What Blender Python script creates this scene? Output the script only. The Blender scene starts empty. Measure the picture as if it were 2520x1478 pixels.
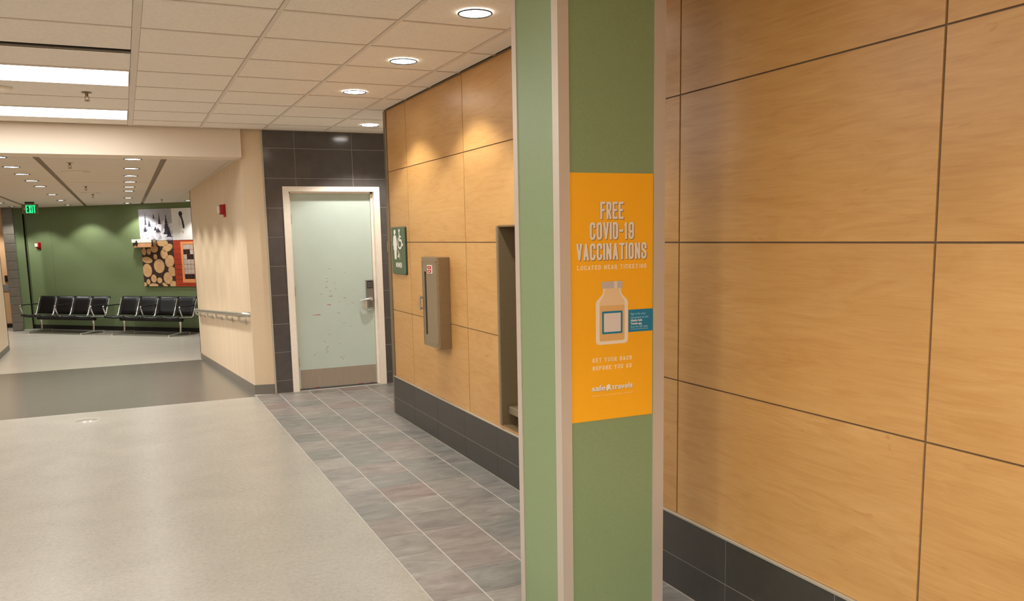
import bpy, bmesh, math, random
from mathutils import Matrix, Vector
random.seed(7)
SC = bpy.context.scene
COL = SC.collection
PI = math.pi

# ---------------------------------------------------------------- camera, light, exposure
def set_camera():
    yaw, pitch, roll = 0.425161356, -0.140938161, -0.0192779853
    fwd = Vector((math.sin(yaw)*math.cos(pitch), math.cos(yaw)*math.cos(pitch), math.sin(pitch)))
    right = Vector((math.cos(yaw), -math.sin(yaw), 0)); up = right.cross(fwd)
    r = right*math.cos(roll)+up*math.sin(roll); u = -right*math.sin(roll)+up*math.cos(roll)
    cd = bpy.data.cameras.new('camera'); cam = bpy.data.objects.new('camera', cd); COL.objects.link(cam)
    M = Matrix((r, u, -fwd)).transposed().to_4x4(); M.translation = Vector((0, 0, 1.60))
    cam.matrix_world = M
    cd.sensor_fit = 'HORIZONTAL'; cd.sensor_width = 36.0
    cd.lens = 36.0*2082.18824/2520
    cd.shift_y = (872.40924-739)/2520
    cd.clip_start = 0.05; cd.clip_end = 200
    SC.camera = cam
set_camera()
SC.view_settings.view_transform = 'Standard'; SC.view_settings.look = 'None'
SC.view_settings.gamma = 1.0; SC.view_settings.use_curve_mapping = False
SC.view_settings.exposure = 0.38
SC.cycles.use_denoising = True
SC.cycles.max_bounces = 10; SC.cycles.diffuse_bounces = 6; SC.cycles.sample_clamp_indirect = 8
W = bpy.data.worlds.new('world'); SC.world = W; W.use_nodes = True
W.node_tree.nodes['Background'].inputs[0].default_value = (1.0, .88, .74, 1)
W.node_tree.nodes['Background'].inputs[1].default_value = 0.05
LIGHT_RGB = (1.0, 0.99, 0.96)
SPOT_MAIN, SPOT_WAIT = 55.0, 80.0
LENS_STRENGTH, TROFFER_STRENGTH = 22.0, 8.0

# ---------------------------------------------------------------- materials
def s2l(c):
    c = c/255.0
    return c/12.92 if c <= .04045 else ((c+.055)/1.055)**2.4
def rgb(r, g, b): return (s2l(r), s2l(g), s2l(b), 1)
class NT:
    def __init__(s, name):
        s.m = bpy.data.materials.new(name); s.m.use_nodes = True
        s.t = s.m.node_tree; s.b = s.t.nodes['Principled BSDF']
    def n(s, typ, **kw):
        x = s.t.nodes.new(typ)
        for k, v in kw.items():
            if k.startswith('i_'): x.inputs[k[2:].replace('_', ' ')].default_value = v
            else: setattr(x, k, v)
        return x
    def l(s, a, b): s.t.links.new(a, b)
    def coords(s, scale=(1, 1, 1), rnd=0.0, rot=(0, 0, 0)):
        tc = s.n('ShaderNodeTexCoord'); mp = s.n('ShaderNodeMapping')
        mp.inputs['Scale'].default_value = scale; mp.inputs['Rotation'].default_value = rot
        s.l(tc.outputs['Object'], mp.inputs['Vector'])
        if rnd:
            oi = s.n('ShaderNodeObjectInfo'); mu = s.n('ShaderNodeMath', operation='MULTIPLY'); mu.inputs[1].default_value = rnd
            s.l(oi.outputs['Random'], mu.inputs[0])
            cb = s.n('ShaderNodeCombineXYZ')
            for i in range(3): s.l(mu.outputs[0], cb.inputs[i])
            s.l(cb.outputs[0], mp.inputs['Location'])
        return mp.outputs[0]
    def noise(s, vec, scale, detail=3, rough=.55, dist=0):
        x = s.n('ShaderNodeTexNoise'); x.inputs['Scale'].default_value = scale
        x.inputs['Detail'].default_value = detail; x.inputs['Roughness'].default_value = rough
        x.inputs['Distortion'].default_value = dist
        s.l(vec, x.inputs['Vector']); return x.outputs['Fac']
    def ramp(s, fac, stops, interp='LINEAR'):
        x = s.n('ShaderNodeValToRGB'); cr = x.color_ramp; cr.interpolation = interp
        while len(cr.elements) > 1: cr.elements.remove(cr.elements[-1])
        cr.elements[0].position = stops[0][0]; cr.elements[0].color = stops[0][1]
        for p, c in stops[1:]:
            e = cr.elements.new(p); e.color = c
        s.l(fac, x.inputs[0]); return x.outputs[0]
    def mix(s, fac, a, b, mode='MIX'):
        x = s.n('ShaderNodeMix', data_type='RGBA', blend_type=mode)
        if isinstance(fac, float): x.inputs[0].default_value = fac
        else: s.l(fac, x.inputs[0])
        for v, i in ((a, 6), (b, 7)):
            if isinstance(v, tuple): x.inputs[i].default_value = v
            else: s.l(v, x.inputs[i])
        return x.outputs[2]
    def bump(s, h, strength=.1, dist=.01):
        x = s.n('ShaderNodeBump'); x.inputs['Strength'].default_value = strength; x.inputs['Distance'].default_value = dist
        s.l(h, x.inputs['Height']); s.l(x.outputs[0], s.b.inputs['Normal'])
    def base(s, c):
        if isinstance(c, tuple): s.b.inputs['Base Color'].default_value = c
        else: s.l(c, s.b.inputs['Base Color'])
def plain(name, c, rough=.5, metal=0, spec=.5, noise=0.0, nscale=40, bump=0):
    k = NT(name); k.b.inputs['Roughness'].default_value = rough; k.b.inputs['Metallic'].default_value = metal
    k.b.inputs['Specular IOR Level'].default_value = spec
    if noise or bump:
        f = k.noise(k.coords(), nscale, 4)
        if noise:
            lo = tuple(max(0, v*(1-noise)) for v in c[:3])+(1,); hi = tuple(min(1, v*(1+noise)) for v in c[:3])+(1,)
            k.base(k.ramp(f, [(.3, lo), (.7, hi)]))
        else: k.base(c)
        if bump: k.bump(f, bump, .004)
    else: k.base(c)
    return k.m
def glow(name, c, strength):
    k = NT(name); k.base(c); k.b.inputs['Emission Color'].default_value = c; k.b.inputs['Emission Strength'].default_value = strength
    return k.m
def metal_brushed(name, c, rough, scale=(4, 4, 220), met=1.0):
    k = NT(name); k.b.inputs['Metallic'].default_value = met
    f = k.noise(k.coords(scale), 3, 3)
    lo = tuple(v*.86 for v in c[:3])+(1,); hi = tuple(min(1, v*1.1) for v in c[:3])+(1,)
    k.base(k.ramp(f, [(.3, lo), (.7, hi)])); k.b.inputs['Roughness'].default_value = rough
    return k.m
M = {}
def wood():
    k = NT('maple_laminate'); v = k.coords((1, .22, 1.0), rnd=37.0)
    big = k.noise(v, 3.2, 4, .55, .9)
    fine = k.noise(k.coords((6, 3.0, 75), rnd=11.0), 1.6, 3, .6, .3)
    med = k.noise(k.coords((3, 1.25, 8.5), rnd=5.0), 1.5, 6, .60, 2.6)
    c = k.ramp(big, [(.25, rgb(184, 136, 74)), (.5, rgb(198, 151, 88)), (.78, rgb(209, 164, 101))])
    c = k.mix(.36, c, k.ramp(med, [(.30, rgb(172, 120, 60)), (.5, rgb(199, 153, 90)), (.72, rgb(212, 170, 108))]))
    c = k.mix(.12, c, k.ramp(fine, [(.3, rgb(165, 105, 56)), (.65, rgb(219, 168, 112))]))
    knots = k.noise(k.coords((2, 2.2, 7), rnd=9.0), 3.4, 2, .5, 1.2)
    c = k.mix(k.ramp(knots, [(.70, (0, 0, 0, 1)), (.82, (.5, .5, .5, 1))]), c, rgb(158, 99, 50))
    k.base(c); k.b.inputs['Roughness'].default_value = .34; k.b.inputs['Specular IOR Level'].default_value = .5
    return k.m
M['wood'] = wood()
def slate():
    k = NT('slate_tile'); oi = k.n('ShaderNodeObjectInfo')
    tone = k.ramp(oi.outputs['Random'], [(0, rgb(124, 119, 112)), (.25, rgb(131, 125, 117)), (.50, rgb(119, 117, 110)), (.70, rgb(130, 121, 114)), (.91, rgb(125, 112, 105)), (.96, rgb(136, 130, 122))], 'CONSTANT')
    n1 = k.noise(k.coords((1, 2.2, 1), rnd=23.0, rot=(0, 0, .45)), 4.5, 6, .62, .8)
    n2 = k.noise(k.coords((9, 40, 1), rnd=23.0, rot=(0, 0, .35)), 2.0, 4, .6, .5)
    c = k.mix(.75, tone, k.ramp(n1, [(.3, (.30, .30, .30, 1)), (.5, (.5, .5, .5, 1)), (.72, (.72, .72, .72, 1))]), 'OVERLAY')
    c = k.mix(.25, c, k.ramp(n2, [(.35, (.36, .36, .36, 1)), (.7, (.68, .68, .68, 1))]), 'OVERLAY')
    k.base(c); k.b.inputs['Roughness'].default_value = .42; k.bump(n2, .12, .004)
    return k.m
M['slate'] = slate()
def vinyl(name, c, dark, light, rough, blotch=.12, streak=(1, 1, 1)):
    k = NT(name)
    sp = k.noise(k.coords(), 95, 3, .7)
    sp2 = k.noise(k.coords(), 38, 4, .7)
    bl = k.noise(k.coords(streak), 2.2, 4, .6, .4)
    col = k.ramp(sp, [(.33, dark), (.45, c), (.58, c), (.70, light)])
    col = k.mix(.35, col, k.ramp(sp2, [(.35, dark), (.5, c), (.68, light)]))
    lo = tuple(v*(1-blotch) for v in c[:3])+(1,); hi = tuple(min(1, v*(1+blotch)) for v in c[:3])+(1,)
    col = k.mix(.5, col, k.ramp(bl, [(.3, lo), (.7, hi)]))
    k.base(col); k.b.inputs['Roughness'].default_value = rough; k.b.inputs['Specular IOR Level'].default_value = .5
    return k.m
M['floor'] = vinyl('terrazzo_vinyl', rgb(158, 152, 140), rgb(118, 111, 99), rgb(184, 178, 167), .27)
M['ramp'] = vinyl('dark_vinyl', rgb(102, 97, 88), rgb(86, 81, 73), rgb(122, 117, 107), .24, .10, (.6, 3, 1))
M['waitfloor'] = vinyl('grey_vinyl', rgb(184, 177, 164), rgb(168, 160, 146), rgb(200, 193, 181), .22, .08, (.6, 3, 1))
M['darktile'] = plain('charcoal_tile', rgb(84, 78, 74), .13, 0, .5, .10, 14)
M['basegrout'] = plain('base_grout', rgb(150, 143, 132), .8)
M['basetile'] = plain('charcoal_base_tile', rgb(64, 61, 56), .38, 0, .5, .08, 18)
M['grout'] = plain('pale_grout', rgb(170, 162, 150), .8)
M['floorgrout'] = plain('floor_grout', rgb(182, 174, 162), .8)
M['jointdark'] = plain('panel_reveal', rgb(118, 96, 70), .6)
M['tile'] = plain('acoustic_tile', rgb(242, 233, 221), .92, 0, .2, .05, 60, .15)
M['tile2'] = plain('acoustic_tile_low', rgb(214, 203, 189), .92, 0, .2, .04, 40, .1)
M['tee'] = plain('ceiling_tee_paint', rgb(226, 214, 200), .6)
M['plenum'] = plain('dark_plenum', rgb(118, 104, 88), .9)
def beige():
    k = NT('beige_vertical_streak'); f = k.noise(k.coords((9, 9, .35)), 1.4, 5, .65, .2)
    k.base(k.ramp(f, [(.3, rgb(205, 182, 152)), (.5, rgb(216, 194, 164)), (.72, rgb(224, 204, 177))]))
    k.b.inputs['Roughness'].default_value = .45; return k.m
M['beige'] = beige()
M['beigeplain'] = plain('beige_paint', rgb(214, 191, 158), .7, 0, .3, .03, 50)
M['soffit'] = plain('cream_paint', rgb(226, 210, 190), .8, 0, .3)
M['cove'] = plain('grey_rubber_base', rgb(112, 106, 95), .55)
M['green'] = plain('olive_green_paint', rgb(110, 125, 86), .6, 0, .4, .04, 30)
M['colgreen'] = plain('sage_green_laminate', rgb(134, 152, 108), .42, 0, .5, .05, 160, .05)
M['alu'] = plain('satin_aluminium', rgb(200, 190, 176), .42, 1)
M['alupaint'] = plain('champagne_trim', rgb(205, 192, 175), .42, .3)
M['bronze'] = plain('bronze_trim', rgb(140, 124, 102), .4, .7)
M['palestrip'] = plain('pale_edge_strip', rgb(186, 176, 156), .5, .3)
M['steel'] = metal_brushed('brushed_steel', rgb(160, 144, 118), .36, met=.6)
M['steeldark'] = metal_brushed('dark_brushed_steel', rgb(140, 118, 86), .40, met=.5)
M['lockgrey'] = plain('grey_lock_metal', rgb(134, 129, 118), .4, .5)
M['perf'] = plain('perforated_steel', rgb(128, 110, 82), .42, .2, .5, .25, 260)
M['chrome'] = plain('polished_aluminium', rgb(222, 219, 212), .22, .7)
M['railmetal'] = plain('satin_rail_metal', rgb(198, 192, 180), .3, .9)
M['black'] = plain('black_plastic', rgb(18, 17, 17), .4)
M['vinylblack'] = plain('black_seat_vinyl', rgb(9, 10, 12), .3, 0, .5, .2, 30)
M['frame'] = plain('cream_door_frame_paint', rgb(238, 225, 208), .5, 0, .4, .03, 25)
M['door'] = plain('pale_green_door_paint', rgb(190, 201, 188), .45, 0, .5, .02, 6)
M['kick'] = metal_brushed('kick_plate_steel', rgb(172, 158, 140), .42, (220, 4, 4), .35)
M['red'] = plain('alarm_red', rgb(170, 18, 20), .4)
M['scuffred'] = plain('red_scuff', rgb(170, 50, 40), .7)
M['scuffgrey'] = plain('grey_scuff', rgb(138, 136, 124), .7)
M['white'] = plain('white_print', rgb(238, 232, 220), .5)
M['offwhite'] = plain('cream_print', rgb(233, 222, 203), .5)
M['signgreen'] = plain('sign_green', rgb(84, 102, 74), .5)
M['signedge'] = plain('sign_green_edge', rgb(40, 48, 34), .5)
M['orange'] = plain('poster_orange', rgb(252, 178, 32), .38, 0, .4)
M['lettershade'] = plain('letter_shadow_brown', rgb(134, 96, 48), .6)
M['peach'] = plain('peach_print', rgb(253, 228, 184), .5)
M['peachfaint'] = plain('faint_peach_print', rgb(254, 212, 138), .5)
M['bottleout'] = plain('bottle_outline_cream', rgb(240, 222, 196), .5)
M['bottlein'] = plain('bottle_inner_tan', rgb(234, 200, 152), .5)
M['liquid'] = plain('bottle_liquid_tan', rgb(226, 178, 112), .5)
M['capgrey'] = plain('cap_grey', rgb(196, 182, 168), .5)
M['caplight'] = plain('cap_light', rgb(222, 210, 196), .5)
M['blue'] = plain('label_blue', rgb(8, 124, 158), .45)
M['bluetext'] = plain('label_text', rgb(170, 218, 228), .5)
M['lens'] = glow('lamp_lens', LIGHT_RGB+(1,), LENS_STRENGTH)
M['troffer'] = glow('troffer_lens', (.985, .99, 1.0, 1), TROFFER_STRENGTH)
M['exitgreen'] = glow('exit_letters_lit', (.02, .95, .25, 1), 1.2)
M['exitpanel'] = plain('smoky_acrylic', rgb(118, 110, 82), .25)
M['exitback'] = plain('exit_dark_green', rgb(20, 120, 60), .4)
M['glassblock'] = plain('glass_block', rgb(104, 99, 90), .12, 0, .8, .10, 14)
M['mortar'] = plain('mortar', rgb(120, 113, 102), .8)
M['wallorange'] = plain('apricot_laminate', rgb(234, 188, 140), .5)
M['greyband'] = plain('grey_band', rgb(140, 134, 128), .5)
M['dark'] = plain('near_black', rgb(22, 18, 14), .6)
M['photolog'] = plain('log_end_print', rgb(206, 166, 118), .5, 0, .4, .14, 24)
M['photodark'] = plain('log_gap_print', rgb(58, 40, 30), .5)
M['photored'] = plain('red_plank_print', rgb(170, 58, 32), .5, 0, .4, .12, 12)
M['photoframe'] = plain('orange_frame_print', rgb(226, 150, 92), .5)
M['photopane'] = plain('grey_pane_print', rgb(190, 178, 165), .5, 0, .4, .15, 14)
M['photowhite'] = plain('white_picture_print', rgb(228, 224, 220), .5)
def snow():
    k = NT('snow_print'); f = k.noise(k.coords((1, 1, 1)), 9, 5, .65, .4)
    k.base(k.ramp(f, [(.36, rgb(120, 118, 128)), (.5, rgb(205, 203, 212)), (.6, rgb(232, 231, 236))]))
    return k.m
M['snow'] = snow()
M['snowsky'] = plain('grey_sky_print', rgb(168, 165, 172), .5, 0, .4, .12, 6)
M['spruce'] = plain('spruce_print', rgb(52, 48, 60), .5, 0, .4, .35, 40)
M['woodblock'] = plain('pine_block', rgb(206, 156, 112), .5, 0, .4, .12, 14)

# ---------------------------------------------------------------- mesh helpers
class MB:
    def __init__(s, mat=None): s.v = []; s.f = []; s.M = mat; s.sm = []
    def add(s, vs, fs, smooth=False):
        o = len(s.v)
        for p in vs:
            p = Vector(p); s.v.append(s.M @ p if s.M else p)
        s.f += [tuple(i+o for i in f) for f in fs]; s.sm += [smooth]*len(fs); return s
    def box(s, x0, x1, y0, y1, z0, z1):
        x0, x1 = sorted((x0, x1)); y0, y1 = sorted((y0, y1)); z0, z1 = sorted((z0, z1))
        return s.add([(x0, y0, z0), (x1, y0, z0), (x1, y1, z0), (x0, y1, z0), (x0, y0, z1), (x1, y0, z1), (x1, y1, z1), (x0, y1, z1)],
                     [(3, 2, 1, 0), (4, 5, 6, 7), (0, 1, 5, 4), (1, 2, 6, 5), (2, 3, 7, 6), (3, 0, 4, 7)])
    def bevbox(s, x0, x1, y0, y1, z0, z1, b):
        bm = bmesh.new(); bmesh.ops.create_cube(bm, size=1)
        for v in bm.verts: v.co = Vector(((x0+x1)/2+v.co.x*abs(x1-x0), (y0+y1)/2+v.co.y*abs(y1-y0), (z0+z1)/2+v.co.z*abs(z1-z0)))
        bmesh.ops.bevel(bm, geom=bm.edges[:], offset=b, segments=2, affect='EDGES', profile=.5)
        return s.bm(bm)
    def bm(s, bm, smooth=False):
        bm.verts.index_update(); s.add([v.co.copy() for v in bm.verts], [[v.index for v in f.verts] for f in bm.faces], smooth); bm.free(); return s
    def prism(s, poly, fn, d0, d1):
        """poly = 2D outline; fn(a, b, d) -> 3D point"""
        n = len(poly); vs = [fn(a, b, d0) for a, b in poly]+[fn(a, b, d1) for a, b in poly]
        fs = [tuple(range(n))[::-1], tuple(range(n, 2*n))]+[(i, (i+1) % n, n+(i+1) % n, n+i) for i in range(n)]
        return s.add(vs, fs)
    def cyl(s, p0, p1, r, seg=16, r1=None, smooth=True):
        return s.tube([p0, p1], [r, r if r1 is None else r1], seg)
    def tube(s, pts, r, seg=12, cap=True, sx=1.0):
        pts = [Vector(p) for p in pts]; n = len(pts)
        rs = r if isinstance(r, (list, tuple)) else [r]*n
        t0 = (pts[1]-pts[0]).normalized(); ref = Vector((0, 0, 1)) if abs(t0.z) < .9 else Vector((1, 0, 0))
        vs = []; fs = []
        for i, p in enumerate(pts):
            t = (pts[min(i+1, n-1)]-pts[max(i-1, 0)]).normalized()
            a = t.cross(ref).normalized(); b = a.cross(t).normalized()
            for k in range(seg):
                q = 2*PI*k/seg; vs.append(p+a*(math.cos(q)*rs[i]*sx)+b*(math.sin(q)*rs[i]))
        for i in range(n-1):
            for k in range(seg):
                fs.append((i*seg+k, i*seg+(k+1) % seg, (i+1)*seg+(k+1) % seg, (i+1)*seg+k))
        s.add(vs, fs, True)
        if cap: s.add(vs[:seg], [tuple(range(seg))[::-1]]); s.add(vs[-seg:], [tuple(range(seg))])
        return s
    def lathe(s, prof, c, seg=32, smooth=True):
        """prof: (radius, z) pairs; axis z through c"""
        c = Vector(c); vs = []; fs = []; n = len(prof)
        for r, z in prof:
            for k in range(seg):
                q = 2*PI*k/seg; vs.append(c+Vector((r*math.cos(q), r*math.sin(q), z)))
        for i in range(n-1):
            for k in range(seg): fs.append((i*seg+k, i*seg+(k+1) % seg, (i+1)*seg+(k+1) % seg, (i+1)*seg+k))
        return s.add(vs, fs, smooth)
def wm(o):
    return (wm(o.parent) @ o.matrix_parent_inverse if o.parent else Matrix()) @ o.matrix_basis
def obj(name, mb, mat, parent=None, mesh=None):
    if mesh is None:
        mesh = bpy.data.meshes.new(name); mesh.from_pydata([tuple(v) for v in mb.v], [], mb.f)
        mesh.polygons.foreach_set('use_smooth', mb.sm)
        bm = bmesh.new(); bm.from_mesh(mesh); bmesh.ops.recalc_face_normals(bm, faces=bm.faces[:]); bm.to_mesh(mesh); bm.free()
        mesh.materials.append(M[mat] if isinstance(mat, str) else mat)
        mesh.update()
    o = bpy.data.objects.new(name, mesh); COL.objects.link(o)
    if parent is not None:
        o.parent = parent; o.matrix_parent_inverse = wm(parent).inverted()
    return o
def tag(o, label, cat, group=None):
    o['label'] = label; o['category'] = cat
    if group: o['group'] = group
    return o
def thing(name, label, cat, loc=(0, 0, 0), rz=0, group=None):
    o = bpy.data.objects.new(name, None); COL.objects.link(o); o.empty_display_size = .1
    o.matrix_basis = Matrix.Translation(Vector(loc)) @ Matrix.Rotation(rz, 4, 'Z')
    return tag(o, label, cat, group)
def struct(name, mb, mat, parent=None):
    o = obj(name, mb, mat, parent); o['kind'] = 'structure'; return o
def kids(o): return [c for c in bpy.data.objects if c.parent == o]
def copy_tree(o, parent=None):
    c = o.copy(); COL.objects.link(c)
    if parent: c.parent = parent
    for ch in kids(o): copy_tree(ch, c)
    return c
def rect_sub(r, h):
    """rectangle (a0,a1,b0,b1) minus hole -> rectangles"""
    a0, a1, b0, b1 = r; c0, c1, d0, d1 = h
    if c1 <= a0 or c0 >= a1 or d1 <= b0 or d0 >= b1: return [r]
    out = []
    if c0 > a0: out.append((a0, c0, b0, b1))
    if c1 < a1: out.append((c1, a1, b0, b1))
    m0, m1 = max(a0, c0), min(a1, c1)
    if d0 > b0: out.append((m0, m1, b0, d0))
    if d1 < b1: out.append((m0, m1, d1, b1))
    return [q for q in out if q[1]-q[0] > .004 and q[3]-q[2] > .004]

# lettering ------------------------------------------------------
G = {
 'O': [[(0, .12), (0, .88), (.25, 1), (.75, 1), (1, .88), (1, .12), (.75, 0), (.25, 0), (0, .12)]],
 'C': [[(1, .78), (1, .88), (.75, 1), (.25, 1), (0, .88), (0, .12), (.25, 0), (.75, 0), (1, .12), (1, .22)]],
 'G': [[(1, .82), (1, .88), (.75, 1), (.25, 1), (0, .88), (0, .12), (.25, 0), (.75, 0), (1, .12), (1, .40), (.72, .40)]],
 'D': [[(0, 0), (0, 1), (.7, 1), (1, .86), (1, .14), (.7, 0), (0, 0)]],
 'F': [[(1, 1), (0, 1), (0, 0)], [(0, .52), (.8, .52)]],
 'E': [[(1, 1), (0, 1), (0, 0), (1, 0)], [(0, .52), (.8, .52)]],
 'R': [[(0, 0), (0, 1), (.7, 1), (1, .9), (1, .6), (.7, .48), (0, .48)], [(.5, .48), (1, 0)]],
 'B': [[(0, 0), (0, 1), (.7, 1), (1, .9), (1, .62), (.7, .52), (0, .52)], [(.7, .52), (1, .4), (1, .1), (.7, 0), (0, 0)]],
 'V': [[(0, 1), (.5, 0), (1, 1)]], 'I': [[(.5, 0), (.5, 1)]],
 'A': [[(0, 0), (.5, 1), (1, 0)], [(.2, .27), (.8, .27)]],
 'N': [[(0, 0), (0, 1), (1, 0), (1, 1)]], 'M': [[(0, 0), (0, 1), (.5, .3), (1, 1), (1, 0)]],
 'W': [[(0, 1), (.25, 0), (.5, .8), (.75, 0), (1, 1)]],
 'T': [[(0, 1), (1, 1)], [(.5, 1), (.5, 0)]], 'X': [[(0, 0), (1, 1)], [(0, 1), (1, 0)]],
 'S': [[(1, .72), (1, .88), (.75, 1), (.25, 1), (0, .88), (0, .64), (1, .38), (1, .12), (.75, 0), (.25, 0), (0, .12), (0, .28)]],
 'L': [[(0, 1), (0, 0), (1, 0)]], 'K': [[(0, 0), (0, 1)], [(0, .4), (1, 1)], [(.3, .58), (1, 0)]],
 'Y': [[(0, 1), (.5, .45), (1, 1)], [(.5, .45), (.5, 0)]], 'U': [[(0, 1), (0, .12), (.25, 0), (.75, 0), (1, .12), (1, 1)]],
 '1': [[(.1, .86), (.6, 1), (.6, 0)]], '-': [[(0, .5), (1, .5)]],
 '9': [[(1, .44), (.25, .42), (0, .54), (0, .88), (.25, 1), (.75, 1), (1, .88), (1, .12), (.75, 0), (.25, 0), (0, .12), (0, .26)]]}
GW = {'I': .30, '1': .62, '-': .7, 'M': 1.35, 'W': 1.45, ' ': .55}
SERIF = {'F': [(0, 0)], 'E': [], 'R': [(0, 0), (1, 0)], 'A': [(0, 0), (1, 0)], 'N': [(0, 0)], 'T': [(.5, 0)], 'I': [(.5, 0), (.5, 1)],
         'L': [(0, 1)], 'K': [(0, 0), (0, 1), (1, 1), (1, 0)], 'Y': [(0, 1), (1, 1), (.5, 0)], 'U': [(0, 1), (1, 1)], 'D': [], 'B': []}
def stroke(mb, fn, pl, t, d):
    for i in range(len(pl)-1):
        a = Vector(pl[i]); b = Vector(pl[i+1]); e = (b-a).normalized(); n = Vector((-e.y, e.x))*t
        mb.add([fn(*(p+q), d+4e-6*len(mb.f)) for p, q in ((a, n), (a, -n), (b, -n), (b, n))], [(0, 1, 2, 3)])
        if 0 < i:
            mb.add([fn(a.x+t*math.cos(k*PI/5), a.y+t*math.sin(k*PI/5), d+4e-6*len(mb.f)) for k in range(10)], [tuple(range(10))])
def lettering(mb, txt, fn, u0, u1, z0, z1, t, d, gap=.28, serif=False):
    """fit stroke letters into the rectangle u0..u1, z0..z1; t = half stroke"""
    wid = [GW.get(c, 1.0) for c in txt]; tot = sum(wid)+gap*(len(txt)-1); k = (u1-u0)/tot; x = u0
    for c, w in zip(txt, wid):
        ww = w*k
        if c in G:
            a0, a1, b0, b1 = x+t, x+ww-t, z0+t, z1-t
            if a1 < a0: a0 = a1 = (a0+a1)/2
            mp = lambda p: (a0+(a1-a0)*p[0], b0+(b1-b0)*p[1])
            for pl in G[c]: 
                q = [mp(p) for p in pl]
                # square the outer ends
                if (q[0]-Vector(q[-1]) if False else Vector(q[0])-Vector(q[-1])).length > 1e-6:
                    e0 = (Vector(q[0])-Vector(q[1])).normalized()*t; e1 = (Vector(q[-1])-Vector(q[-2])).normalized()*t
                    q = [tuple(Vector(q[0])+e0)]+q[1:-1]+[tuple(Vector(q[-1])+e1)]
                stroke(mb, fn, q, t, d)
            if serif:
                for p in SERIF.get(c, []):
                    m = mp(p); s_ = ww*.24
                    stroke(mb, fn, [(m[0]-s_, m[1]), (m[0]+s_, m[1])], t, d)
        x += ww+gap*k
    return mb
def font_text(mb, txt, fn, u0, u1, z0, z1, d, bold=0.0, shear=0.0):
    cu = bpy.data.curves.new('tmp', 'FONT'); cu.body = txt; cu.fill_mode = 'FRONT'; cu.offset = bold; cu.shear = shear; cu.resolution_u = 3
    o = bpy.data.objects.new('tmp', cu); COL.objects.link(o)
    dg = bpy.context.evaluated_depsgraph_get(); dg.update()
    me = bpy.data.meshes.new_from_object(o.evaluated_get(dg))
    vs = [v.co.copy() for v in me.vertices]; fs = [tuple(p.vertices) for p in me.polygons]
    bpy.data.objects.remove(o); bpy.data.curves.remove(cu); bpy.data.meshes.remove(me)
    if not vs: return mb
    x0 = min(v.x for v in vs); x1 = max(v.x for v in vs); y0 = min(v.y for v in vs); y1 = max(v.y for v in vs)
    mb.add([fn(u0+(v.x-x0)/(x1-x0)*(u1-u0), z0+(v.y-y0)/(y1-y0)*(z1-z0), d) for v in vs], fs); return mb
def ellipse(cx, cy, rx, ry, n=16, a0=0): return [(cx+rx*math.cos(2*PI*k/n+a0), cy+ry*math.sin(2*PI*k/n+a0)) for k in range(n)]
def rrect(x0, x1, y0, y1, r, n=4):
    out = []
    for cx, cy, q in ((x1-r, y1-r, 0), (x0+r, y1-r, 1), (x0+r, y0+r, 2), (x1-r, y0+r, 3)):
        out += [(cx+r*math.cos((q+k/n)*PI/2), cy+r*math.sin((q+k/n)*PI/2)) for k in range(n+1)]
    return out

# ---------------------------------------------------------------- dimensions (metres)
XW = 2.17                 # face of the maple wall
YB = 8.97                 # face of the tiled wall with the door
ZC, ZC2 = 2.69, 2.43      # ceilings: hall, waiting area
ZF2 = -0.40               # floor of the waiting area, at the foot of the ramp
Y_R0, Y_R1 = 8.90, 15.15  # ramp
def ramp_z(y): return 0 if y < Y_R0 else ZF2 if y > Y_R1 else ZF2*(y-Y_R0)/(Y_R1-Y_R0)
GW_T = Vector((.7232, -.6907, 0)); GW_N = Vector((-.6907, -.7232, 0)); GW_O = Vector((0, 21.006, 0))
GWM = Matrix(((GW_T.x, GW_N.x, 0, GW_O.x), (GW_T.y, GW_N.y, 0, GW_O.y), (0, 0, 1, 0), (0, 0, 0, 1)))   # u along the green wall, v out of it
GW_ROT = math.atan2(GW_T.y, GW_T.x)
fx = lambda y, z, d: (XW-d, y, z)          # drawing on the maple wall, d = proud of it

# ---------------------------------------------------------------- floor
fl = struct('floor', MB().box(-5, 1.130, -4.5, Y_R0, -.06, 0), 'floor')
struct('floor_bed', MB().box(1.130, 4.2, -4.5, 9.02, -.06, -.0018), 'floorgrout', fl)
xs = [1.132, 1.371, 1.679, 1.986, 2.295, 2.600, 2.905, 3.21]
for j in range(-14, 15):
    y0 = 4.567+.298*j; y1 = min(y0+.298, YB-.002)
    for i in range(len(xs)-1):
        x0, x1 = xs[i], xs[i+1]
        if x0 > XW and y1 < 7.45: continue
        if y1 < 7.45: x1 = min(x1, XW-.012)
        if x1-x0 < .03: continue
        g = .003; h = random.uniform(-.0008, .0008)
        b = .0015
        xa, xb, ya, yb = x0+g, x1-g, y0+g*.75, y1-g*.75
        mb = MB().add([(xa, ya, -.02), (xb, ya, -.02), (xb, yb, -.02), (xa, yb, -.02), (xa, ya, h-b), (xb, ya, h-b), (xb, yb, h-b), (xa, yb, h-b),
                       (xa+b, ya+b, h), (xb-b, ya+b, h), (xb-b, yb-b, h), (xa+b, yb-b, h)],
                      [(0, 1, 5, 4), (1, 2, 6, 5), (2, 3, 7, 6), (3, 0, 4, 7), (4, 5, 9, 8), (5, 6, 10, 9), (6, 7, 11, 10), (7, 4, 8, 11), (8, 9, 10, 11), (3, 2, 1, 0)])
        obj('slate_tile', mb, 'slate', fl)
rp = MB().prism([(Y_R0, 0), (Y_R1, ZF2), (Y_R1, ZF2-.1), (Y_R0, -.1)], lambda y, z, x: (x, y, z), -2.2, 1.2)
struct('floor', rp, 'ramp')
struct('floor', MB().box(-6, 6, Y_R1, 30, ZF2-.08, ZF2), 'waitfloor')

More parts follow.
